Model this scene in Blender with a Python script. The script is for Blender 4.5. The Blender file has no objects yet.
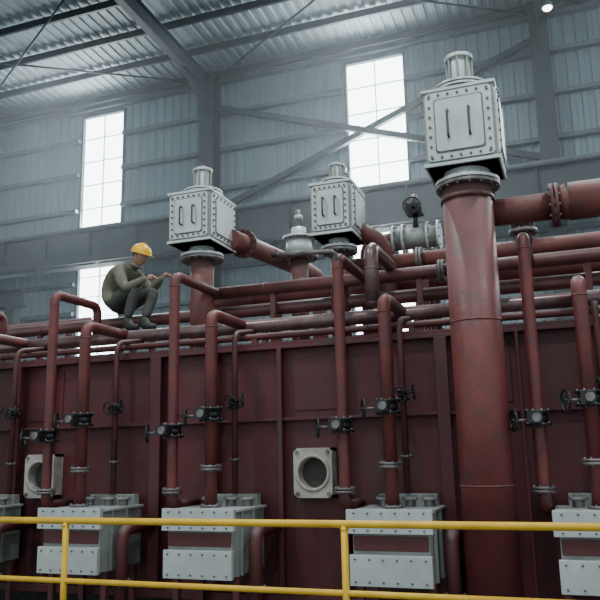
import bpy, math, random
from mathutils import Vector, Matrix
random.seed(4)
scene=bpy.context.scene
# ------------------------------------------------------------------ materials
def nt(name):
    m=bpy.data.materials.new(name); m.use_nodes=True
    n=m.node_tree; b=n.nodes['Principled BSDF']; return m,n,b
def paint(name,col,col2=None,rough=.5,metal=0.0,scale=3.0,bump=.15,lo=.35,hi=.7,streak=False,dust=0.0,grime=0.0):
    m,n,b=nt(name)
    tc=n.nodes.new('ShaderNodeTexCoord'); mp=n.nodes.new('ShaderNodeMapping')
    n.links.new(tc.outputs['Object'],mp.inputs['Vector'])
    if streak: mp.inputs['Scale'].default_value=(1,1,.18)
    no=n.nodes.new('ShaderNodeTexNoise'); no.inputs['Scale'].default_value=scale; no.inputs['Detail'].default_value=7; no.inputs['Roughness'].default_value=.62
    n.links.new(mp.outputs[0],no.inputs['Vector'])
    cr=n.nodes.new('ShaderNodeValToRGB')
    c2=col2 or tuple(c*.6 for c in col)
    cr.color_ramp.elements[0].position=lo; cr.color_ramp.elements[0].color=(*c2,1)
    cr.color_ramp.elements[1].position=hi; cr.color_ramp.elements[1].color=(*col,1)
    n.links.new(no.outputs['Fac'],cr.inputs[0]); out=cr.outputs[0]
    if grime:
        g=n.nodes.new('ShaderNodeTexNoise');g.inputs['Scale'].default_value=scale*2.6;g.inputs['Detail'].default_value=8;g.inputs['Roughness'].default_value=.7
        n.links.new(mp.outputs[0],g.inputs['Vector'])
        gr=n.nodes.new('ShaderNodeMapRange');gr.inputs[1].default_value=.48;gr.inputs[2].default_value=.66;gr.inputs[3].default_value=0;gr.inputs[4].default_value=grime
        n.links.new(g.outputs['Fac'],gr.inputs[0]);mx=n.nodes.new('ShaderNodeMix');mx.data_type='RGBA'
        n.links.new(gr.outputs[0],mx.inputs[0]);n.links.new(out,mx.inputs[6]);mx.inputs[7].default_value=(.045,.032,.03,1);out=mx.outputs[2]
    if dust:
        ge=n.nodes.new('ShaderNodeNewGeometry');sx=n.nodes.new('ShaderNodeSeparateXYZ');n.links.new(ge.outputs['Normal'],sx.inputs[0])
        dr=n.nodes.new('ShaderNodeMapRange');dr.inputs[1].default_value=.35;dr.inputs[2].default_value=1;dr.inputs[3].default_value=0;dr.inputs[4].default_value=dust
        n.links.new(sx.outputs['Z'],dr.inputs[0]);mx=n.nodes.new('ShaderNodeMix');mx.data_type='RGBA'
        n.links.new(dr.outputs[0],mx.inputs[0]);n.links.new(out,mx.inputs[6]);mx.inputs[7].default_value=(.30,.29,.28,1);out=mx.outputs[2]
    n.links.new(out,b.inputs['Base Color'])
    n2=n.nodes.new('ShaderNodeTexNoise'); n2.inputs['Scale'].default_value=scale*9; n2.inputs['Detail'].default_value=4
    n.links.new(tc.outputs['Object'],n2.inputs['Vector'])
    mr=n.nodes.new('ShaderNodeMapRange'); mr.inputs[3].default_value=max(.05,rough-.12); mr.inputs[4].default_value=min(1,rough+.15)
    n.links.new(n2.outputs['Fac'],mr.inputs[0]); n.links.new(mr.outputs[0],b.inputs['Roughness'])
    bp=n.nodes.new('ShaderNodeBump'); bp.inputs['Strength'].default_value=bump; bp.inputs['Distance'].default_value=.01
    n.links.new(n2.outputs['Fac'],bp.inputs['Height']); n.links.new(bp.outputs[0],b.inputs['Normal'])
    b.inputs['Metallic'].default_value=metal
    return m
M={}
M['shell']=paint('oxide_red_shell',(.11,.017,.022),(.06,.010,.013),.58,scale=1.6,streak=True,grime=.6)
M['red']=paint('oxide_red_pipe',(.17,.032,.029),(.10,.019,.018),.5,scale=2.5,dust=.4,grime=.6)
M['redd']=paint('oxide_red_dark',(.12,.024,.024),(.07,.015,.016),.55,scale=2.5,dust=.5,grime=.6)
M['redl']=paint('oxide_red_faded',(.20,.062,.049),(.12,.033,.028),.55,scale=3,dust=.5,grime=.6)
M['mani']=paint('dusty_manifold_paint',(.16,.06,.056),(.09,.028,.028),.4,scale=2.2,dust=.6,grime=.5)
M['steelpipe']=paint('weathered_steel_pipe',(.22,.15,.15),(.12,.055,.052),.3,.3,scale=2.5,dust=.5,grime=.4)
M['alu']=paint('aluminium_paint',(.57,.62,.61),(.44,.48,.47),.42,.3,scale=2.5,bump=.08)
M['alud']=paint('aluminium_paint_dusty',(.30,.33,.31),(.20,.22,.20),.6,.1,scale=4)
M['black']=paint('black_iron',(.028,.03,.034),(.012,.012,.014),.4,.3,scale=8)
M['bolt']=paint('zinc_bolt',(.20,.205,.20),(.10,.10,.10),.4,.5,scale=20)
M['fl']=paint('flange_grey',(.22,.22,.22),(.11,.08,.08),.45,.4,scale=8)
M['handle']=paint('handle_steel',(.10,.105,.105),(.06,.06,.06),.45,.5,scale=8)
M['yel']=paint('safety_yellow',(.80,.50,.03),(.62,.36,.02),.4,scale=5,bump=.05)
M['wall']=paint('wall_cladding',(.23,.30,.33),(.175,.24,.262),.55,.1,scale=.6,streak=True)  # blue-grey with the look of distant haze put into the colour
M['roof']=paint('roof_sheet',(.30,.365,.375),(.22,.275,.29),.6,.05,scale=.5)
M['dsteel']=paint('structural_steel_dark',(.03,.042,.052),(.02,.03,.036),.6,scale=2)
M['gsteel']=paint('girt_steel',(.11,.145,.165),(.08,.105,.12),.6,scale=2)
M['floor']=paint('concrete_floor',(.12,.12,.118),(.07,.07,.07),.8,scale=1.2)
M['hole']=paint('dark_refractory',(.09,.085,.075),(.05,.05,.045),.9,scale=8)  # darker tone for the disc at the back of the port hole
M['refr']=paint('refractory_ceramic',(.48,.46,.41),(.30,.28,.25),.85,scale=9)
M['jacket']=paint('khaki_work_jacket',(.19,.18,.125),(.11,.11,.08),.9,scale=12,bump=.5)
M['trouser']=paint('olive_work_trousers',(.065,.07,.062),(.04,.045,.038),.9,scale=12,bump=.5)
M['skin']=paint('skin',(.42,.23,.16),(.34,.17,.12),.55,scale=8,bump=.05)
M['hair']=paint('black_hair',(.02,.017,.015),(.01,.01,.01),.6,scale=30)
M['helm']=paint('yellow_helmet_plastic',(.85,.52,.015),(.78,.45,.01),.3,scale=3,bump=.0)
M['boot']=paint('boot_leather',(.03,.028,.025),(.015,.015,.014),.6,scale=10)
M['white']=paint('eye_white',(.7,.7,.68),(.6,.6,.6),.4)
def emis(name,col,s):
    m,n,b=nt(name)
    b.inputs['Base Color'].default_value=(.8,.85,.85,1)
    b.inputs['Emission Color'].default_value=(*col,1); b.inputs['Emission Strength'].default_value=s
    return m
M['pane']=emis('daylit_frosted_pane',(.88,.97,1.0),9.0)
M['lamp']=emis('lamp_lens',(1,.97,.9),8.0)
# ------------------------------------------------------------------ mesh builder
def frame(ax):
    ax=ax.normalized(); h=Vector((0,0,1)) if abs(ax.z)<.9 else Vector((1,0,0))
    u=ax.cross(h).normalized(); v=ax.cross(u).normalized(); return u,v
class MB:
    def __init__(s): s.v=[];s.f=[];s.m=[];s.s=[];s.k=[]
    def mat(s,k):
        if k not in s.k: s.k.append(k)
        return s.k.index(k)
    def add(s,vs,fs,k,sm=False):
        o=len(s.v); s.v+= [Vector(v) for v in vs]; mi=s.mat(k)
        for i,f in enumerate(fs):
            s.f.append([o+j for j in f]); s.m.append(mi); s.s.append(sm[i] if isinstance(sm,list) else sm)
    def box(s,x0,x1,y0,y1,z0,z1,k):
        vs=[(x,y,z) for z in(z0,z1) for y in(y0,y1) for x in(x0,x1)]
        s.add(vs,[(0,2,3,1),(4,5,7,6),(0,1,5,4),(2,6,7,3),(0,4,6,2),(1,3,7,5)],k)
    def rplate(s,o,ua,va,w,h,t,rad,k):
        o=Vector(o);ua=Vector(ua);va=Vector(va);nn=ua.cross(va);P=[]
        for cx,cy,a0 in((1,1,0),(-1,1,90),(-1,-1,180),(1,-1,270)):
            for j in range(5):
                a=math.radians(a0+22.5*j);P.append(ua*(cx*(w/2-rad)+rad*math.cos(a))+va*(cy*(h/2-rad)+rad*math.sin(a)))
        n=len(P);vs=[o+p for p in P]+[o+p+nn*t for p in P]
        s.add(vs,[tuple(range(n))[::-1],tuple(range(n,2*n))]+[(i,(i+1)%n,n+(i+1)%n,n+i) for i in range(n)],k)
    def beam(s,p0,p1,w,h,k):
        p0=Vector(p0);p1=Vector(p1);u,v=frame(p1-p0); vs=[]
        for p in(p0,p1):
            for a,b in((-1,-1),(1,-1),(1,1),(-1,1)): vs.append(p+u*a*w/2+v*b*h/2)
        s.add(vs,[(0,3,2,1),(4,5,6,7),(0,1,5,4),(1,2,6,5),(2,3,7,6),(3,0,4,7)],k)
    def ibeam(s,p0,p1,w,h,k,t=.03):
        p0=Vector(p0);p1=Vector(p1);dz=Vector((0,0,h/2-t/2))
        s.beam(p0+dz,p1+dz,w,t,k); s.beam(p0-dz,p1-dz,w,t,k); s.beam(p0,p1,t,h-2*t,k)
    def cyl(s,p0,p1,r,k,n=20,r2=None,caps=True):
        p0=Vector(p0);p1=Vector(p1);u,v=frame(p1-p0); r2=r if r2 is None else r2; vs=[]
        for p,rr in((p0,r),(p1,r2)):
            for i in range(n):
                a=2*math.pi*i/n; vs.append(p+(u*math.cos(a)+v*math.sin(a))*rr)
        fs=[(i,(i+1)%n,n+(i+1)%n,n+i) for i in range(n)]; sm=[True]*n
        if caps: fs+=[tuple(range(n))[::-1],tuple(range(n,2*n))]; sm+=[False,False]
        s.add(vs,fs,k,sm)
    def tube(s,pts,r,k,n=16,bend=None):
        P=[Vector(p) for p in pts]; bend=bend or r*2.0; Q=[P[0]]
        for i in range(1,len(P)-1):
            a=(P[i-1]-P[i]);b=(P[i+1]-P[i]);d=min(bend,a.length*.49,b.length*.49)
            A=P[i]+a.normalized()*d;B=P[i]+b.normalized()*d
            for j in range(7):
                t=j/6; Q.append(A*(1-t)**2+P[i]*2*t*(1-t)+B*t*t)
        Q.append(P[-1]); 
        t0=(Q[1]-Q[0]).normalized();u,v=frame(t0);vs=[]
        for i,q in enumerate(Q):
            if i==0:t=t0
            elif i==len(Q)-1:t=(Q[-1]-Q[-2]).normalized()
            else:t=((Q[i+1]-Q[i]).normalized()+(Q[i]-Q[i-1]).normalized()).normalized()
            u=(u-t*u.dot(t)).normalized();v=t.cross(u)
            for j in range(n):
                a=2*math.pi*j/n; vs.append(q+(u*math.cos(a)+v*math.sin(a))*r)
        fs=[];sm=[]
        for i in range(len(Q)-1):
            for j in range(n):
                fs.append((i*n+j,i*n+(j+1)%n,(i+1)*n+(j+1)%n,(i+1)*n+j));sm.append(True)
        fs+=[tuple(range(n))[::-1],tuple(range((len(Q)-1)*n,len(Q)*n))];sm+=[False,False]
        s.add(vs,fs,k,sm)
    def flange(s,c,ax,r,t,k='fl',nb=8,br=.011,bk='bolt'):
        c=Vector(c);ax=Vector(ax).normalized();u,v=frame(ax)
        s.cyl(c-ax*t/2,c+ax*t/2,r,k,24)
        for i in range(nb):
            a=2*math.pi*(i+.5)/nb;q=c+(u*math.cos(a)+v*math.sin(a))*(r-br*1.8)
            s.cyl(q-ax*(t/2+br*1.3),q+ax*(t/2+br*1.3),br,bk,6)
    def torus(s,c,ax,R,r,k,n=24,m=8):
        c=Vector(c);ax=Vector(ax).normalized();u,v=frame(ax);vs=[];fs=[]
        for i in range(n):
            a=2*math.pi*i/n;d=u*math.cos(a)+v*math.sin(a)
            for j in range(m):
                b=2*math.pi*j/m; vs.append(c+d*(R+r*math.cos(b))+ax*r*math.sin(b))
        for i in range(n):
            for j in range(m):
                fs.append((i*m+j,((i+1)%n)*m+j,((i+1)%n)*m+(j+1)%m,i*m+(j+1)%m))
        s.add(vs,fs,k,True)
    def wheel(s,c,ax,R,k='black'):
        c=Vector(c);u,v=frame(Vector(ax));s.torus(c,ax,R,R*.12,k)
        for i in range(4):
            a=math.pi/2*i+.4;s.cyl(c,c+(u*math.cos(a)+v*math.sin(a))*R,R*.08,k,6)
        a=Vector(ax).normalized(); s.cyl(c-a*R*.2,c+a*R*.2,R*.22,k,10)
    def ell(s,c,rx,ry,rz,k,nu=20,nv=12,fn=None,z0=-1.0,M4=None):
        vs=[];fs=[];t0=math.asin(max(-1,z0))
        for i in range(nv+1):
            t=t0+(math.pi/2-t0)*i/nv
            for j in range(nu):
                p=2*math.pi*j/nu
                q=Vector((math.cos(t)*math.cos(p),math.cos(t)*math.sin(p),math.sin(t)))
                q=Vector((q.x*rx,q.y*ry,q.z*rz))
                if fn:q=fn(q)
                q=q+Vector(c)
                if M4:q=M4@q
                vs.append(q)
        for i in range(nv):
            for j in range(nu): fs.append((i*nu+j,i*nu+(j+1)%nu,(i+1)*nu+(j+1)%nu,(i+1)*nu+j))
        s.add(vs,fs,k,True)
    def done(s,name,parent=None,bevel=0):
        xs=[v.x for v in s.v];ys=[v.y for v in s.v];zs=[v.z for v in s.v]
        o=Vector(((min(xs)+max(xs))/2,(min(ys)+max(ys))/2,min(zs)))
        me=bpy.data.meshes.new(name);me.from_pydata([tuple(v-o) for v in s.v],[],s.f)
        for k in s.k: me.materials.append(M[k])
        me.polygons.foreach_set('material_index',s.m);me.polygons.foreach_set('use_smooth',s.s);me.update()
        ob=bpy.data.objects.new(name,me);scene.collection.objects.link(ob);ob.location=o
        if parent: ob.parent=parent
        if bevel:
            b=ob.modifiers.new('bevel','BEVEL');b.width=bevel;b.segments=2;b.limit_method='ANGLE';b.angle_limit=math.radians(50)
        return ob
# ------------------------------------------------------------------ hall
b=MB();b.box(-30,14,-16,9.4,-.2,0,'floor');b.done('floor')
def corrug(b,x0,x1,z0,z1,y,k,per=.25,dep=.03):
    vs=[];x=x0;n=0;pr=((0,0),(.4,0),(.5,1),(.9,1))
    xs=[]
    while x<x1:
        for f,d in pr:
            if x+f*per<x1: xs.append((x+f*per,y-d*dep))
        x+=per
    xs.append((x1,y))
    for X,Y in xs: vs+=[(X,Y,z0),(X,Y,z1)]
    b.add(vs,[(2*i,2*i+2,2*i+3,2*i+1) for i in range(len(xs)-1)],k)
WY=9.0; EAVE=11.3
wins=[(-12.25,-10.9),(-4.57,-3.1),(3.1,4.55)]
W0,W1=7.65,11.05; L0,L1=4.2,6.95
b=MB()
edges=[-30]+[e for w in wins for e in w]+[14]
for i in range(0,len(edges),2): corrug(b,edges[i],edges[i+1],0,EAVE+.3,WY,'wall')
for w in wins:
    corrug(b,w[0],w[1],0,L0,WY,'wall');corrug(b,w[0],w[1],L1,W0,WY,'wall');corrug(b,w[0],w[1],W1,EAVE+.3,WY,'wall')
b.done('wall_back')
for i,w in enumerate(wins):
    b=MB()
    for z0,z1 in((W0,W1),(L0,L1)):
        b.box(w[0],w[1],WY+.05,WY+.07,z0,z1,'pane')
        for x in (w[0],w[1]): b.box(x-.03,x+.03,WY-.06,WY+.05,z0,z1,'gsteel')
        b.box((w[0]+w[1])/2-.010,(w[0]+w[1])/2+.010,WY,WY+.05,z0,z1,'alu')
        nz=5
        for j in range(nz+1):
            z=z0+(z1-z0)*j/nz; t=.04 if j in(0,nz) else .008
            b.box(w[0]-.03,w[1]+.03,WY-.06 if j in(0,nz) else WY,WY+.05,z-t,z+t,'gsteel' if j in(0,nz) else 'alu')
    b.done('window_%d'%(i+1))
b=MB()
for z in (4.2,5.4,6.2,8.25,9.3,10.3,11.2):
    e=[-30]+[q for w in wins for q in(w[0]-.03,w[1]+.03)]+[14]
    if z in(6.2,5.4,8.25,9.3,10.3):
        for i in range(0,len(e),2): b.box(e[i],e[i+1],WY-.2,WY-.05,z-.05,z+.05,'gsteel')
    else: b.box(-30,14,WY-.2,WY-.05,z-.05,z+.05,'gsteel')
b.done('wall_girts')
colx=[-24.3,-16.2,-8.1,0.0,8.1]
def rz(y): return EAVE+(WY-y)*.045
for x in colx:
    b=MB()
    b.box(x-.2,x+.2,WY-.62,WY-.58,0,EAVE,'dsteel');b.box(x-.2,x+.2,WY-.26,WY-.22,0,EAVE,'dsteel');b.box(x-.015,x+.015,WY-.6,WY-.24,0,EAVE,'dsteel')
    b.box(x-.19,x+.19,8.0-.35,WY-.6,6.1,6.3,'dsteel')
    b.ibeam((x,WY-.25,rz(WY)-.36),(x,-12,rz(-12)-.36),.18,.42,'dsteel')
    b.add([(x-.02,WY-.6,EAVE-.5),(x+.02,WY-.6,EAVE-.5),(x-.02,WY-.6,EAVE-1.2),(x+.02,WY-.6,EAVE-1.2),(x-.02,WY-2.0,rz(WY-2.0)-.55),(x+.02,WY-2.0,rz(WY-2.0)-.55)],[(0,2,4),(1,5,3),(2,3,5,4)],'dsteel')
    b.done('steel_portal_frame')
b=MB()
vs=[];per=.25;x=-30
xs=[]
while x<14:
    xs+=[(x,0),(x+.10,0),(x+.13,.03),(x+.22,.03)];x+=per
for X,d in xs: vs+=[(X,WY+.3,rz(WY)+.1+d),(X,-12,rz(-12)+.1+d)]
b.add(vs,[(2*i,2*i+1,2*i+3,2*i+2) for i in range(len(xs)-1)],'roof')
b.done('ceiling')
b=MB();y=WY-.35
while y>-12:
    b.box(-30,14,y-.03,y+.03,rz(y)-.10,rz(y)+.07,'dsteel');y-=1.15
b.done('roof_purlins')
b=MB()
for x0,x1 in((-16.2,-8.1),(-8.1,0),(0,8.1)):
    for yy in(8.6,):
        b.cyl((x0,yy,rz(yy)-.25),(x1,yy-5,rz(yy-5)-.25),.025,'dsteel',8);b.cyl((x1,yy,rz(yy)-.25),(x0,yy-5,rz(yy-5)-.25),.025,'dsteel',8)
    b.beam((x0,3.4,rz(3.4)-.3),(x1,3.4,rz(3.4)-.3),.12,.12,'dsteel')
b.done('roof_bracing')
b=MB()
b.beam((-8.0,WY-.35,10.4),(0,WY-.35,7.7),.12,.14,'dsteel');b.beam((-8.0,WY-.3,7.6),(0,WY-.3,10.6),.12,.14,'dsteel')
b.done('wall_cross_bracing')
b=MB()
b.ibeam((-30,8.0,6.85),(14,8.0,6.85),.35,.95,'dsteel',.05)
b.box(-30,14,7.96,8.04,7.33,7.43,'gsteel')
x=-30
while x<14: b.box(x-.01,x+.01,7.84,8.16,6.4,7.3,'dsteel');x+=1.35
b.beam((-30,7.3,6.35),(14,7.3,6.35),.1,.16,'dsteel')
x=-30
while x<14:
    b.beam((x,7.3,6.35),(x+.9,8,6.42),.05,.05,'dsteel');b.beam((x+.9,8,6.42),(x+1.8,7.3,6.35),.05,.05,'dsteel');x+=1.8
b.done('crane_runway_girder')
b=MB()
b.ibeam((-30,6.3,5.3),(-11.7,6.3,5.3),.25,.4,'dsteel',.04)
b.beam((-30,6.3,5.85),(-11.7,6.3,5.85),.06,.06,'gsteel')
x=-29.5
while x<-11.7: b.beam((x,6.3,5.4),(x,6.3,5.85),.05,.05,'gsteel');x+=1.3
for x in(-28,-20,-12.0): b.box(x-.12,x+.12,6.18,6.42,0,5.1,'dsteel')
b.done('service_gantry')
# ------------------------------------------------------------------ furnace
FT=2.77
b=MB()
b.box(-12,4.5,0,4.6,.22,FT,'shell')
b.box(-12,4.5,.15,4.4,0,.22,'black')
b.box(-12,4.5,-.10,0,FT-.05,FT-.02,'shell');b.box(-12,4.5,-.06,0,FT-.03,FT+.03,'shell')
b.box(-12,4.5,-.08,0,1.98,2.01,'shell')
b.box(-12,4.5,-.12,0,.22,.30,'shell')
for x,w in((-11.2,.12),(-9.6,.05),(-7.9,.12),(-6.14,.05),(-5.7,.03),(-4.29,.13),(-3.55,.03),(-2.83,.05),(-2.15,.03),(-1.16,.12),(-.45,.03),(.30,.05),(1.9,.12),(3.4,.05)):
    b.box(x-.012,x+.012,-.10,0,.3,FT-.05,'shell');b.box(x-w/2,x+w/2,-.115,-.095,.3,FT-.05,'shell')
for x0 in(-6.1,-4.2,-2.75,-1.05,.4):
    for z0,z1 in((2.08,2.66),):
        b.box(x0+.05,x0+.52,-.012,0,z0,z1,'shell')
for i in range(120):
    b.cyl((-11.8+i*.135,-.05,FT+.03),(-11.8+i*.135,-.05,FT+.045),.01,'redd',6)
b.done('industrial_furnace',bevel=.004)
for x in(-5.75,-2.47):
    b=MB();w=.2;h=.24;z=1.46
    n=32;vs=[];r=.15
    for y in(-.16,-.12):
        for i in range(n):
            a=2*math.pi*i/n;c,s_=math.cos(a),math.sin(a);q=max(abs(c)/w,abs(s_)/h)
            vs.append((x+c/q,y,z+s_/q))
        for i in range(n):
            a=2*math.pi*i/n;vs.append((x+r*math.cos(a),y,z+r*math.sin(a)))
    fs=[]
    for i in range(n):
        j=(i+1)%n;fs+=[(i,j,n+j,n+i),(2*n+i,3*n+i,3*n+j,2*n+j),(i,2*n+i,2*n+j,j),(n+i,n+j,3*n+j,3*n+i)]
    b.add(vs,fs,'refr')
    b.box(x-w,x+w,-.12,0.0,z-h,z-h+.03,'refr');b.box(x-w,x+w,-.12,0.0,z+h-.03,z+h,'refr');b.box(x-w,x-w+.03,-.12,0,z-h,z+h,'refr');b.box(x+w-.03,x+w,-.12,0,z-h,z+h,'refr')
    for sx in(-1,1):
        for sz in(-1,1): b.cyl((x+sx*(w-.04),-.16,z+sz*(h-.04)),(x+sx*(w-.04),-.18,z+sz*(h-.04)),.018,'fl',8)
    b.torus((x,-.16,z),(0,1,0),.165,.018,'refr')
    b.cyl((x,-.125,z),(x,-.02,z),.15,'refr',32,caps=False)
    b.cyl((x,-.03,z),(x,-.012,z),.15,'hole',32)
    b.done('burner_port')
def burner(x0,w=.70):
    x1=x0+w;b=MB();y0=-.9
    b.box(x0+.02,x1-.02,y0+.06,-.1,.56,1.13,'alud')
    b.box(x0-.01,x1+.01,y0+.03,-.1,1.13,1.155,'alu')
    b.box(x0-.02,x1+.02,y0,y0+.05,.97,1.17,'alu')
    b.box(x0,x1,y0,y0+.05,.55,.80,'alu')
    b.box(x0+.03,x1-.03,y0+.045,y0+.058,.83,.95,'redd')
    for z in(1.0,1.14,.585,.765):
        for i in range(6):
            X=x0+.05+(w-.1)*i/5;b.cyl((X,y0,z),(X,y0-.015,z),.010,'bolt',6)
    for xx in (x0+.04,x1-.04):
        b.beam((xx,y0+.2,0),(xx,y0+.2,.56),.06,.06,'redd');b.beam((xx,-.2,0),(xx,-.2,.56),.06,.06,'redd')
    for yy in(-.66,-.4): b.box(x1-.02,x1+.01,yy-.012,yy+.012,.56,1.13,'alud')
    for xx in(x0+.18,x0+.42,x0+.6):
        b.cyl((xx,-.32,1.155),(xx,-.32,1.22),.05,'fl',14);b.flange((xx,-.32,1.23),(0,0,1),.075,.025,'alud',6,.008)
    b.box(x0+.1,x1-.05,-.2,-.1,1.155,1.26,'alud')
    b.done('burner_box',bevel=.004)
for x0 in(-6.7,-5.12,-3.70,-1.90,-.22,1.5): burner(x0)
for x in(-5.88,-4.30,-2.87,-1.07,.60):
    b=MB();b.tube([(x,-.1,.95),(x,-.66,.95),(x,-.66,0.0)],.062,'redd');b.flange((x,-.66,.45),(0,0,1),.10,.04,'redd',8);b.flange((x,-.66,.015),(0,0,1),.12,.03,'redd',8)
    b.done('drain_pipe')
# ------------------------------------------------------------------ gas pipes with valves
def valve(b,x,y,z,r):
    b.flange((x,y,z+.055),(0,0,1),r+.055,.022,'black',8,.009,'bolt');b.flange((x,y,z-.055),(0,0,1),r+.055,.022,'black',8,.009,'bolt')
    b.cyl((x,y,z-.04),(x,y,z+.04),r+.03,'black',18)
    b.cyl((x,y,z),(x-.02,y-r-.10,z),.03,'black',10)
    b.box(x-.075,x+.045,y-r-.16,y-r-.08,z-.045,z+.05,'black')
    b.cyl((x-.0,y-r-.16,z),(x-.0,y-r-.185,z),.038,'fl',14)
    b.cyl((x-.07,y-r-.12,z-.02),(x-.19,y-r-.12,z-.02),.013,'fl',8)
    b.wheel((x-.19,y-r-.12,z-.02),(1,.45,0),.088)
def gaspipe(x,y,top,ty,tz,r,zv,zf,zend,elbow_in,k='red'):
    b=MB()
    pts=[(x,ty,tz),(x,ty,top),(x,y,top)] if abs(tz-top)>.1 else [(x,ty,top),(x,y,top)]
    pts+=[(x,y,zend)]
    if elbow_in: pts+=[(x,0.0,zend)]
    b.tube(pts,r,k)
    for z in (top-r*2.2,): b.torus((x,y,z),(0,0,1),r,.006,k,20,6)
    valve(b,x,y,zv,r)
    for z in zf:
        b.flange((x,y,z+.014),(0,0,1),r+.045,.022,'fl',8,.009);b.flange((x,y,z-.014),(0,0,1),r+.045,.022,'fl',8,.009)
    if not elbow_in: b.flange((x,y,zend+.01),(0,0,1),r+.04,.02,'fl',8,.008)
    b.done('gas_pipe')
for i,x in enumerate((-6.8,-5.37,-3.84,-2.04,-.30,1.42)):
    if x<-5: gaspipe(x,-.5,3.46,.3,3.1,.052,1.89,(1.31,),1.16,True)
    else: gaspipe(x,-.5,3.52,.52,3.52,.054,1.90,(1.31,),1.16,True)
for x in(-6.4,-4.94,-3.41,-1.60,.127,1.85): gaspipe(x,-.5,3.07,.28,3.07,.062,2.05,(1.53,),1.16,False)
for x in(-6.1,-4.72,-3.28,-1.52,.25):
    b=MB();b.tube([(x,.3,2.99),(x,-.22,2.9),(x,-.22,1.27)],.03,'redd',12,.12)
    z=2.17;b.flange((x,-.22,z+.04),(0,0,1),.065,.016,'black',6,.007);b.flange((x,-.22,z-.04),(0,0,1),.065,.016,'black',6,.007)
    b.cyl((x,-.22,z-.03),(x,-.22,z+.03),.045,'black',14);b.cyl((x,-.22,z),(x,-.33,z),.02,'black',8);b.wheel((x,-.34,z),(0,1,.2),.07);b.wheel((x+.12,-.3,z+.02),(1,.3,.1),.065);b.cyl((x,-.28,z+.02),(x+.12,-.3,z+.02),.012,'black',8)
    b.flange((x,-.22,1.6),(0,0,1),.06,.02,'fl',6,.007)
    b.done('pilot_gas_pipe')
# ------------------------------------------------------------------ manifolds
def mani(x0,x1,y,z,r,k,fl=()):
    b=MB();b.cyl((x0,y,z),(x1,y,z),r,k,24)
    x=x0+.9
    while x<x1-.2: b.torus((x,y,z),(1,0,0),r,.006,k,20,6);x+=2.3
    for f in fl:
        b.flange((f-.018,y,z),(1,0,0),r+.05,.03,'fl',10,.01);b.flange((f+.018,y,z),(1,0,0),r+.05,.03,'fl',10,.01)
    b.ell((0,0,0),.03,r,r,k,M4=Matrix.Translation((x1,y,z)))
    b.ell((0,0,0),.03,r,r,k,M4=Matrix.Translation((x0,y,z)))
    X=math.ceil(x0/1.7)*1.7+.25
    while X<x1:
        b.box(X-.03,X+.03,y-.03,y+.03,FT,z-r+.01,'redd');b.box(X-.06,X+.06,y-.07,y+.07,FT,FT+.012,'redd');X+=1.7
    b.done('manifold_pipe')
mani(-12,4.4,.3,3.05,.075,'steelpipe',())
mani(-12,4.4,.02,2.88,.035,'redd')
mani(-12,4.4,.72,3.32,.075,'mani',())
mani(-4.15,4.4,.56,3.53,.075,'mani',(-1.2,))
mani(-2.3,4.4,.95,3.78,.095,'redl',(-1.5,))
mani(-12,-6.2,1.3,3.5,.06,'redd')
mani(-4.6,4.4,1.3,3.58,.10,'red')
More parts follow.
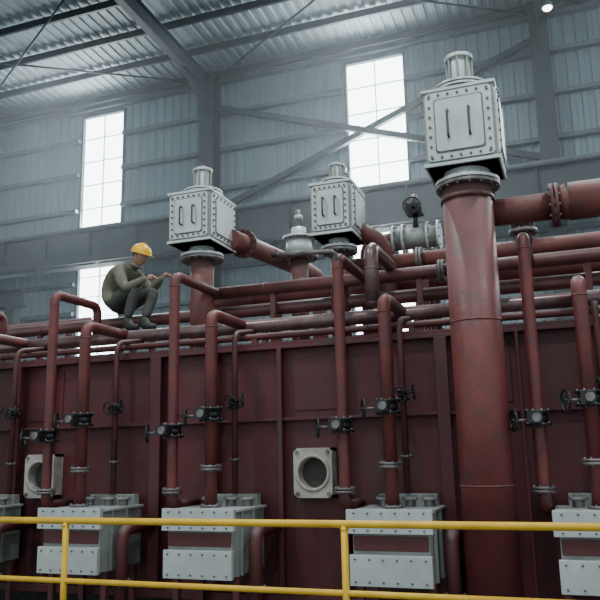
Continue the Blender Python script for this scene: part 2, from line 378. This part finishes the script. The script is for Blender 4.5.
# ------------------------------------------------------------------ damper boxes
def damper(cx,cy,z0,w,d,h,tilt=0,pipe_r=.16,fl_r=.25):
    b=MB();x0,x1,y0,y1,z1=cx-w/2,cx+w/2,cy-d/2,cy+d/2,z0+h
    b.box(x0,x1,y0,y1,z0,z1,'alud')
    e=.018
    for z in(z0,z1-.03): b.box(x0-e,x1+e,y0-e,y1+e,z,z+.03,'alu')
    m=.02
    b.rplate((cx,y0-.022,(z0+z1)/2),(-1,0,0),(0,0,1),w-2*m,h-.09,.024,.04,'alu')
    b.rplate((x1+.022,cy,(z0+z1)/2),(0,1,0),(0,0,1),d-2*m,h-.09,-.024,.04,'alu')
    for f,g,col in((.70,.70,'fl'),(.66,.66,'alu')):
        t=.005 if col=='fl' else .014
        b.rplate((cx,y0-.022-t,(z0+z1)/2),(-1,0,0),(0,0,1),w*f,h*g,t,.03,col)
        b.rplate((x1+.022+t,cy,(z0+z1)/2),(0,1,0),(0,0,1),d*f,h*g,-t,.03,col)
    n=7
    for i in range(n):
        X=x0+m+.04+(w-2*m-.08)*i/(n-1);Z=z0+.09+(h-.18)*i/(n-1)
        for z in(z0+.075,z1-.075): b.cyl((X,y0-.02,z),(X,y0-.040,z),.0125,'bolt',6)
        for xx in(x0+m+.035,x1-m-.035): b.cyl((xx,y0-.02,Z),(xx,y0-.040,Z),.0125,'bolt',6)
        Y=y0+m+.04+(d-2*m-.08)*i/(n-1)
        for z in(z0+.075,z1-.075): b.cyl((x1+.02,Y,z),(x1+.038,Y,z),.0125,'bolt',6)
        for yy in(y0+m+.035,y1-m-.035): b.cyl((x1+.02,yy,Z),(x1+.038,yy,Z),.0125,'bolt',6)
    for sx in(-1,1):
        hx=cx+sx*w*.15
        b.tube([(hx,y0-.03,z0+h*.33),(hx,y0-.085,z0+h*.33),(hx,y0-.085,z0+h*.67),(hx,y0-.03,z0+h*.67)],.011,'handle',8,.03)
    k=fl_r/.25
    b.cyl((cx,cy,z1),(cx,cy,z1+.06),fl_r*.72,'alu',28)
    b.flange((cx,cy,z1+.045),(0,0,1),fl_r*.92,.022,'alu',12,.011);b.flange((cx,cy,z1+.08),(0,0,1),fl_r*.92,.022,'alu',12,.011)
    b.cyl((cx,cy,z1+.09),(cx,cy,z1+.34*k),fl_r*.35,'alu',24)
    for i in range(8):
        a=math.pi/4*i;q=(cx+math.cos(a)*fl_r*.40,cy+math.sin(a)*fl_r*.40)
        b.cyl((*q,z1+.09),(*q,z1+.34*k),.012,'alud',8)
    b.cyl((cx,cy,z1+.33*k),(cx,cy,z1+.36*k),fl_r*.46,'alu',24)
    b.cyl((cx,cy,z1+.36*k),(cx,cy,z1+.41*k),fl_r*.16,'fl',12)
    b.cyl((cx,cy,z0-.12),(cx,cy,z0),pipe_r,'alu',28)
    b.flange((cx,cy,z0-.10),(0,0,1),fl_r,.03,'alu',16,.013);b.flange((cx,cy,z0-.14),(0,0,1),fl_r,.03,'fl',16,.013)
    return b
b=damper(-.74,-.6,4.14,.63,.56,.75,pipe_r=.21,fl_r=.29);b.done('damper_valve_box',bevel=.003)
b=damper(-3.99,.40,4.06,.53,.66,.62,pipe_r=.15,fl_r=.26);b.done('damper_valve_box',bevel=.003)
b=damper(-2.38,.70,4.05,.47,.58,.62,pipe_r=.12,fl_r=.21);b.done('damper_valve_box',bevel=.003)
b=MB()
b.cyl((-.75,-.6,0),(-.75,-.6,4.0),.225,'red',40)
for z in(1.35,2.75): b.torus((-.75,-.6,z),(0,0,1),.225,.007,'red',36,6)
b.flange((-.75,-.6,.02),(0,0,1),.33,.04,'redd',16,.014)
b.cyl((-.75,-.6,3.86),(-.75,-.6,3.9),.24,'redd',36)
b.done('main_riser_pipe')
b=MB()
b.cyl((-.60,-.45,3.78),(-.02,-.45,3.78),.125,'redl',28)
b.flange((-.02,-.45,3.78),(1,0,0),.2,.03,'redd',12,.012);b.flange((.02,-.45,3.78),(1,0,0),.2,.03,'redl',12,.012)
b.cyl((.02,-.45,3.78),(.12,-.45,3.8),.14,'redl',28,r2=.17)
b.tube([(.12,-.45,3.8),(2.6,-.45,3.8),(2.6,-.45,2.0)],.17,'redl',28,.35)
b.box(2.35,2.85,-.7,0,1.9,2.0,'redd')
b.done('branch_duct')
b=MB();b.cyl((-3.99,.40,FT),(-3.99,.40,3.93),.14,'redl',24);b.flange((-3.99,.40,FT+.02),(0,0,1),.2,.04,'redd',12,.012)
b.tube([(-3.72,.6,4.2),(-3.70,1.2,4.25),(-3.7,3.3,4.42),(-3.7,3.9,4.42),(-3.7,3.9,FT)],.125,'redl',24,.25);b.flange((-3.7,.95,4.23),(.02,1,.05),.18,.04,'redd',12,.012)
b.done('exhaust_duct')
b=MB();b.cyl((-2.38,.70,FT),(-2.38,.70,3.93),.11,'redd',24)
b.tube([(-2.2,.8,4.2),(-1.9,.9,4.0),(-1.9,1.05,3.7),(-1.9,1.05,FT)],.10,'redd',20,.2)
b.done('exhaust_duct')
b=MB();cx,cy=-3.38,2.1
b.cyl((cx,cy,FT),(cx,cy,4.3),.12,'redd',20);b.flange((cx,cy,4.3),(0,0,1),.26,.05,'alud',14,.014)
b.cyl((cx,cy,4.32),(cx,cy,4.55),.2,'alu',24,r2=.17);b.flange((cx,cy,4.57),(0,0,1),.23,.03,'alu',12,.013);b.cyl((cx,cy,4.58),(cx,cy,4.72),.1,'alu',16);b.cyl((cx,cy,4.72),(cx,cy,4.98),.035,'fl',10);b.cyl((cx,cy,4.85),(cx,cy,4.9),.06,'alu',12)
b.done('relief_valve')
b=MB();cx,cy,cz=-1.9,1.5,4.2
b.cyl((cx+.45,cy,FT),(cx+.45,cy,4.0),.07,'redd',16)
b.cyl((cx,cy,cz),(cx+.55,cy,cz),.13,'alud',24)
for xx in(cx,cx+.12,cx+.42,cx+.55): b.flange((xx,cy,cz),(1,0,0),.19,.025,'alu',10,.012)
b.tube([(cx,cy,cz),(cx-.35,cy,cz),(cx-.35,cy,FT)],.1,'redl',18,.2)
b.cyl((cx+.27,cy,cz+.1),(cx+.27,cy,cz+.34),.035,'black',10);b.box(cx+.17,cx+.37,cy-.1,cy+.1,cz+.3,cz+.42,'black');b.cyl((cx+.27,cy-.1,cz+.36),(cx+.27,cy-.2,cz+.36),.015,'black',8);b.wheel((cx+.27,cy-.21,cz+.36),(0,1,0),.1)
b.cyl((cx+.27,cy,cz+.42),(cx+.27,cy,cz+.56),.04,'fl',12)
b.done('control_valve')
b=MB();cx,cy,cz=-.35,.9,4.15
b.cyl((cx,cy,3.78),(cx,cy,cz),.09,'redd',16);b.flange((cx,cy,3.95),(0,0,1),.15,.04,'fl',10,.012)
b.box(cx-.12,cx+.12,cy-.12,cy+.12,4.02,4.26,'alud');b.cyl((cx-.12,cy,4.14),(cx-.3,cy,4.14),.05,'black',12);b.wheel((cx-.31,cy,4.14),(1,0,0),.11)
b.done('control_valve')
b=MB();b.tube([(-1.76,.56,3.64),(-1.76,-.28,3.64),(-1.76,-.28,3.08)],.07,'steelpipe',20,.13)
b.ell((-1.76,-.28,3.08),.07,.07,.045,'steelpipe');b.torus((-1.76,-.28,3.42),(0,0,1),.071,.008,'fl',20,6)
b.done('condensate_pot')
b=MB();b.tube([(-2.04,-.5,3.42),(-2.04,-.56,3.56),(-2.66,-.56,3.60)],.022,'fl',12,.05);b.cyl((-2.66,-.56,3.6),(-2.70,-.56,3.602),.032,'black',12)
b.done('vent_pipe')
# ------------------------------------------------------------------ railing
b=MB();ry=-1.9
b.cyl((-9,ry,1.145),(4,ry,1.145),.027,'yel',16);b.cyl((-9,ry,.675),(4,ry,.675),.022,'yel',16)
for x in(-8.83,-6.43,-4.03,-1.63,.77,3.17):
    b.cyl((x,ry,0),(x,ry,1.145),.026,'yel',16);b.box(x-.07,x+.07,ry-.07,ry+.07,0,.012,'yel');b.torus((x,ry,1.11),(0,0,1),.028,.005,'yel',14,6)
b.box(-9,4,ry-.004,ry+.004,.0,.1,'yel')
b.done('safety_railing')
# ------------------------------------------------------------------ worker
wk=bpy.data.objects.new('worker',None);scene.collection.objects.link(wk)
def skinmesh(name,V,E,Rr,root,lv=2):
    me=bpy.data.meshes.new(name+'_sk');me.from_pydata(V,E,[]);ob=bpy.data.objects.new(name+'_sk',me);scene.collection.objects.link(ob)
    sk=ob.modifiers.new('s','SKIN');sk.use_smooth_shade=True
    for i,rr in enumerate(Rr):
        sv=me.skin_vertices[0].data[i];sv.radius=rr if isinstance(rr,tuple) else(rr,rr);sv.use_root=(i==root)
    ss=ob.modifiers.new('u','SUBSURF');ss.levels=lv;ss.render_levels=lv
    dg=bpy.context.evaluated_depsgraph_get();dg.update();out=bpy.data.meshes.new_from_object(ob.evaluated_get(dg))
    bpy.data.objects.remove(ob);out.name=name
    o=bpy.data.objects.new(name,out);scene.collection.objects.link(o);o.parent=wk
    for p in out.polygons:p.use_smooth=True
    return o
V=[(-5.30,.64,3.56),(-5.33,.63,3.70),(-5.26,.62,3.84),(-5.13,.61,3.94),(-5.02,.60,3.99),(-4.95,.60,4.04),
   (-5.08,.42,3.92),(-5.00,.35,3.77),(-4.92,.31,3.66),(-4.80,.33,3.70),(-4.66,.36,3.77),
   (-5.06,.80,3.92),(-4.95,.82,3.80),(-4.84,.79,3.72),(-4.74,.73,3.77),(-4.62,.66,3.84),
   (-5.22,.53,3.53),(-5.00,.45,3.63),(-4.79,.38,3.68),(-4.84,.34,3.50),(-4.88,.31,3.27),
   (-5.22,.74,3.53),(-4.95,.68,3.60),(-4.70,.60,3.65),(-4.68,.50,3.48),(-4.68,.38,3.27)]
E=[(0,1),(1,2),(2,3),(3,4),(4,5),(3,6),(6,7),(7,8),(8,9),(9,10),(3,11),(11,12),(12,13),(13,14),(14,15),(0,16),(16,17),(17,18),(18,19),(19,20),(0,21),(21,22),(22,23),(23,24),(24,25)]
Rr=[.165,.17,.175,.15,.08,.055,.09,.074,.064,.058,.04,.09,.074,.064,.058,.04,.125,.10,.08,.072,.055,.125,.10,.08,.072,.055]
bod=skinmesh('body',V,E,Rr,0)
for k in('jacket','trouser','skin'): bod.data.materials.append(M[k])
Vv=[Vector(v) for v in V]
def near(p):
    best=9;bi=0
    for i,(a,c) in enumerate(E):
        A,B=Vv[a],Vv[c];t=max(0,min(1,(p-A).dot(B-A)/(B-A).length_squared));d=(p-A.lerp(B,t)).length/((Rr[a]+Rr[c])/2)
        if d<best:best=d;bi=i
    return bi
for p in bod.data.polygons:
    i=near(p.center);a,c=E[i]
    if i==4: p.material_index=2
    elif c>=16: p.material_index=1 if not(i in(15,20) and p.center.z>3.56) else 0
    elif i==0 and p.center.z<3.55: p.material_index=1
    else:p.material_index=0
b=MB();b.torus((-4.98,.6,4.015),(.5,0,1),.066,.022,'jacket');b.done('collar',wk)
def hand(name,wrist,dirv,up,curl):
    d=Vector(dirv).normalized();u=Vector(up);u=(u-d*u.dot(d)).normalized();s=d.cross(u);w=Vector(wrist)
    V=[w,w+d*.045,w+d*.085];sk=skinmesh(name+'_palm',[tuple(v) for v in V],[(0,1),(1,2)],[(.022,.03),(.02,.04),(.018,.038)],0,2);sk.data.materials.append(M['skin'])
    for i,(o,L) in enumerate(((-.033,.066),(-.011,.075),(.011,.07),(.032,.055))):
        p=w+d*.08+s*o;q=[p];dd=d.copy()
        for j,f in enumerate((.42,.32,.26)):
            dd=(Matrix.Rotation(-curl*(.6+j*.35),3,s)@dd).normalized() if (Matrix.Rotation(.3,3,s)@d).dot(u)>0 else (Matrix.Rotation(curl*(.6+j*.35),3,s)@dd).normalized()
            q.append(q[-1]+dd*L*f)
        o=skinmesh(name+'_finger_%d'%(i+1),[tuple(v) for v in q],[(0,1),(1,2),(2,3)],[.0095,.009,.008,.007],0,1);o.data.materials.append(M['skin'])
    p=w+d*.03-s*.03;q=[p,p-s*.025+d*.02,p-s*.035+d*.048-u*.008,p-s*.034+d*.07-u*.016]
    o=skinmesh(name+'_thumb',[tuple(v) for v in q],[(0,1),(1,2),(2,3)],[.012,.0105,.009,.008],0,1);o.data.materials.append(M['skin'])
hand('right_hand',(-4.65,.363,3.775),(1,.15,.1),(0,0,1),.5)
hand('left_hand',(-4.61,.655,3.845),(1,-.35,.25),(0,0,1),.5)
for nm,(ax,ay) in(('right_boot',(-4.88,.31)),('left_boot',(-4.68,.36))):
    o=skinmesh(nm,[(ax,ay,3.30),(ax-.01,ay,3.19),(ax-.05,ay,3.175),(ax+.08,ay,3.17),(ax+.17,ay,3.165)],[(0,1),(1,2),(1,3),(3,4)],[(.058,.058),(.05,.05),(.042,.045),(.048,.043),(.042,.036)],0,2);o.data.materials.append(M['boot'])
H=Matrix.Translation((-4.895,.595,4.125))@Matrix.Rotation(math.radians(-12),4,'Z')@Matrix.Rotation(math.radians(20),4,'Y')
def hf(q):
    x,y,z=q
    if z<0:
        k=1-.35*(z/.125)**2; y*=k
        if x<0: x*=1-.45*(z/.125)**2
        else: x*=1-.08*(z/.125)**2
    if x>.03:
        x+=.024*math.exp(-((y/.013)**2))*math.exp(-(((z+.012)/.022)**2))
        x+=.008*math.exp(-((y/.022)**2))*math.exp(-(((z+.055)/.012)**2))
        x+=.01*math.exp(-((y/.028)**2))*math.exp(-(((z+.1)/.02)**2))
        x-=.010*math.exp(-(((abs(y)-.032)/.014)**2))*math.exp(-(((z-.012)/.014)**2))
        x+=.005*math.exp(-(((z-.035)/.012)**2))
    return Vector((x,y,z))
b=MB();b.ell((0,0,0),.098,.077,.125,'skin',48,36,hf,-1,H)
for sy in(-1,1):
    b.ell((-.008,sy*.077,-.008),.02,.009,.032,'skin',12,10,None,-1,H)
    b.ell((.079,sy*.032,.012),.010,.014,.008,'white',12,8,None,-1,H);b.ell((.087,sy*.032,.012),.004,.006,.006,'hair',10,8,None,-1,H)
    b.ell((.092,sy*.032,.034),.006,.02,.004,'hair',10,6,None,-1,H)
b.ell((.094,0,-.056),.005,.024,.003,'boot',12,6,None,-1,H)
b.ell((-.012,0,.012),.1,.083,.122,'hair',32,20,lambda q:q if q.x<.02 or q.z>.05 else Vector((.02-.0*q.x,q.y*.9,q.z)),-.25,H)
b.done('head',wk)
b=MB();b.ell((-.005,0,.035),.146,.124,.13,'helm',36,14,None,0,H)
b.ell((.03,0,.038),.162,.124,.01,'helm',36,8,None,-1,H)
b.ell((-.005,0,.05),.139,.016,.128,'helm',36,10,None,0,H)
b.done('hard_hat',wk)
wk.location=(-.07,0,0)
# ------------------------------------------------------------------ lights: added overhead fill, wall lamp, windows
def arealight(nm,loc,rot,e,col,sx,sy=None,shape='DISK'):
    l=bpy.data.lights.new(nm,'AREA');l.shape=shape;l.size=sx
    if sy:l.size_y=sy
    l.energy=e;l.color=col;o=bpy.data.objects.new(nm,l);scene.collection.objects.link(o);o.location=loc;o.rotation_euler=rot
for x,y in((-6,-4),(0,-6),(-3,2.5),(4,-2)):  # overhead fill lights with invented fittings, added to brighten the hall
    b=MB();z=rz(y)-1.3
    b.cyl((x,y,z+.25),(x,y,rz(y)),.015,'black',8);b.cyl((x,y,z),(x,y,z+.25),.28,'gsteel',24,r2=.08);b.cyl((x,y,z-.01),(x,y,z+.005),.26,'lamp',24)
    b.done('fill_lamp_fitting')
    arealight('fill_light',(x,y,z-.05),(0,0,0),380,(.95,.98,1),.6)
b=MB();b.beam((.22,8.38,10.9),(.22,7.95,10.9),.05,.05,'black');b.cyl((.22,7.9,10.78),(.22,7.9,10.95),.13,'gsteel',18,r2=.06);b.ell((.22,7.9,10.77),.1,.1,.06,'lamp',16,8);b.done('wall_lamp')
for w in wins:
    arealight('window_daylight',((w[0]+w[1])/2,WY-.25,9.35),(math.radians(-80),0,0),380,(.88,.96,1),w[1]-w[0],3.3,'RECTANGLE')
wd=bpy.data.worlds.new('overcast');scene.world=wd;wd.use_nodes=True
bg=wd.node_tree.nodes['Background'];bg.inputs[0].default_value=(.78,.91,.96,1);bg.inputs[1].default_value=1.22
# dusty air in the bay behind the furnace
m=bpy.data.materials.new('dusty_air');m.use_nodes=True;n=m.node_tree;n.nodes.clear()
o=n.nodes.new('ShaderNodeOutputMaterial');vs_=n.nodes.new('ShaderNodeVolumeScatter');vs_.inputs['Density'].default_value=.045;vs_.inputs['Anisotropy'].default_value=.5;vs_.inputs['Color'].default_value=(.88,.96,1,1)
n.links.new(vs_.outputs[0],o.inputs['Volume']);M['air']=m
b=MB();b.box(-29,13.5,4.7,6.1,.0,10.7,'air');b.done('dusty_air')
# ------------------------------------------------------------------ camera
p=math.radians(11.7);a=math.radians(20);r=math.radians(1.26)
F=Vector((-math.sin(a)*math.cos(p),math.cos(a)*math.cos(p),math.sin(p)))
R0=Vector((math.cos(a),math.sin(a),0));U0=R0.cross(F)
R=math.cos(r)*R0-math.sin(r)*U0;U=math.sin(r)*R0+math.cos(r)*U0
m=Matrix((( R.x,U.x,-F.x,0),(R.y,U.y,-F.y,-7.2),(R.z,U.z,-F.z,1.65),(0,0,0,1)))
cd=bpy.data.cameras.new('camera');cd.lens=44.4;cd.sensor_width=36;cd.clip_end=200
cam=bpy.data.objects.new('camera',cd);scene.collection.objects.link(cam);cam.matrix_world=m;scene.camera=cam
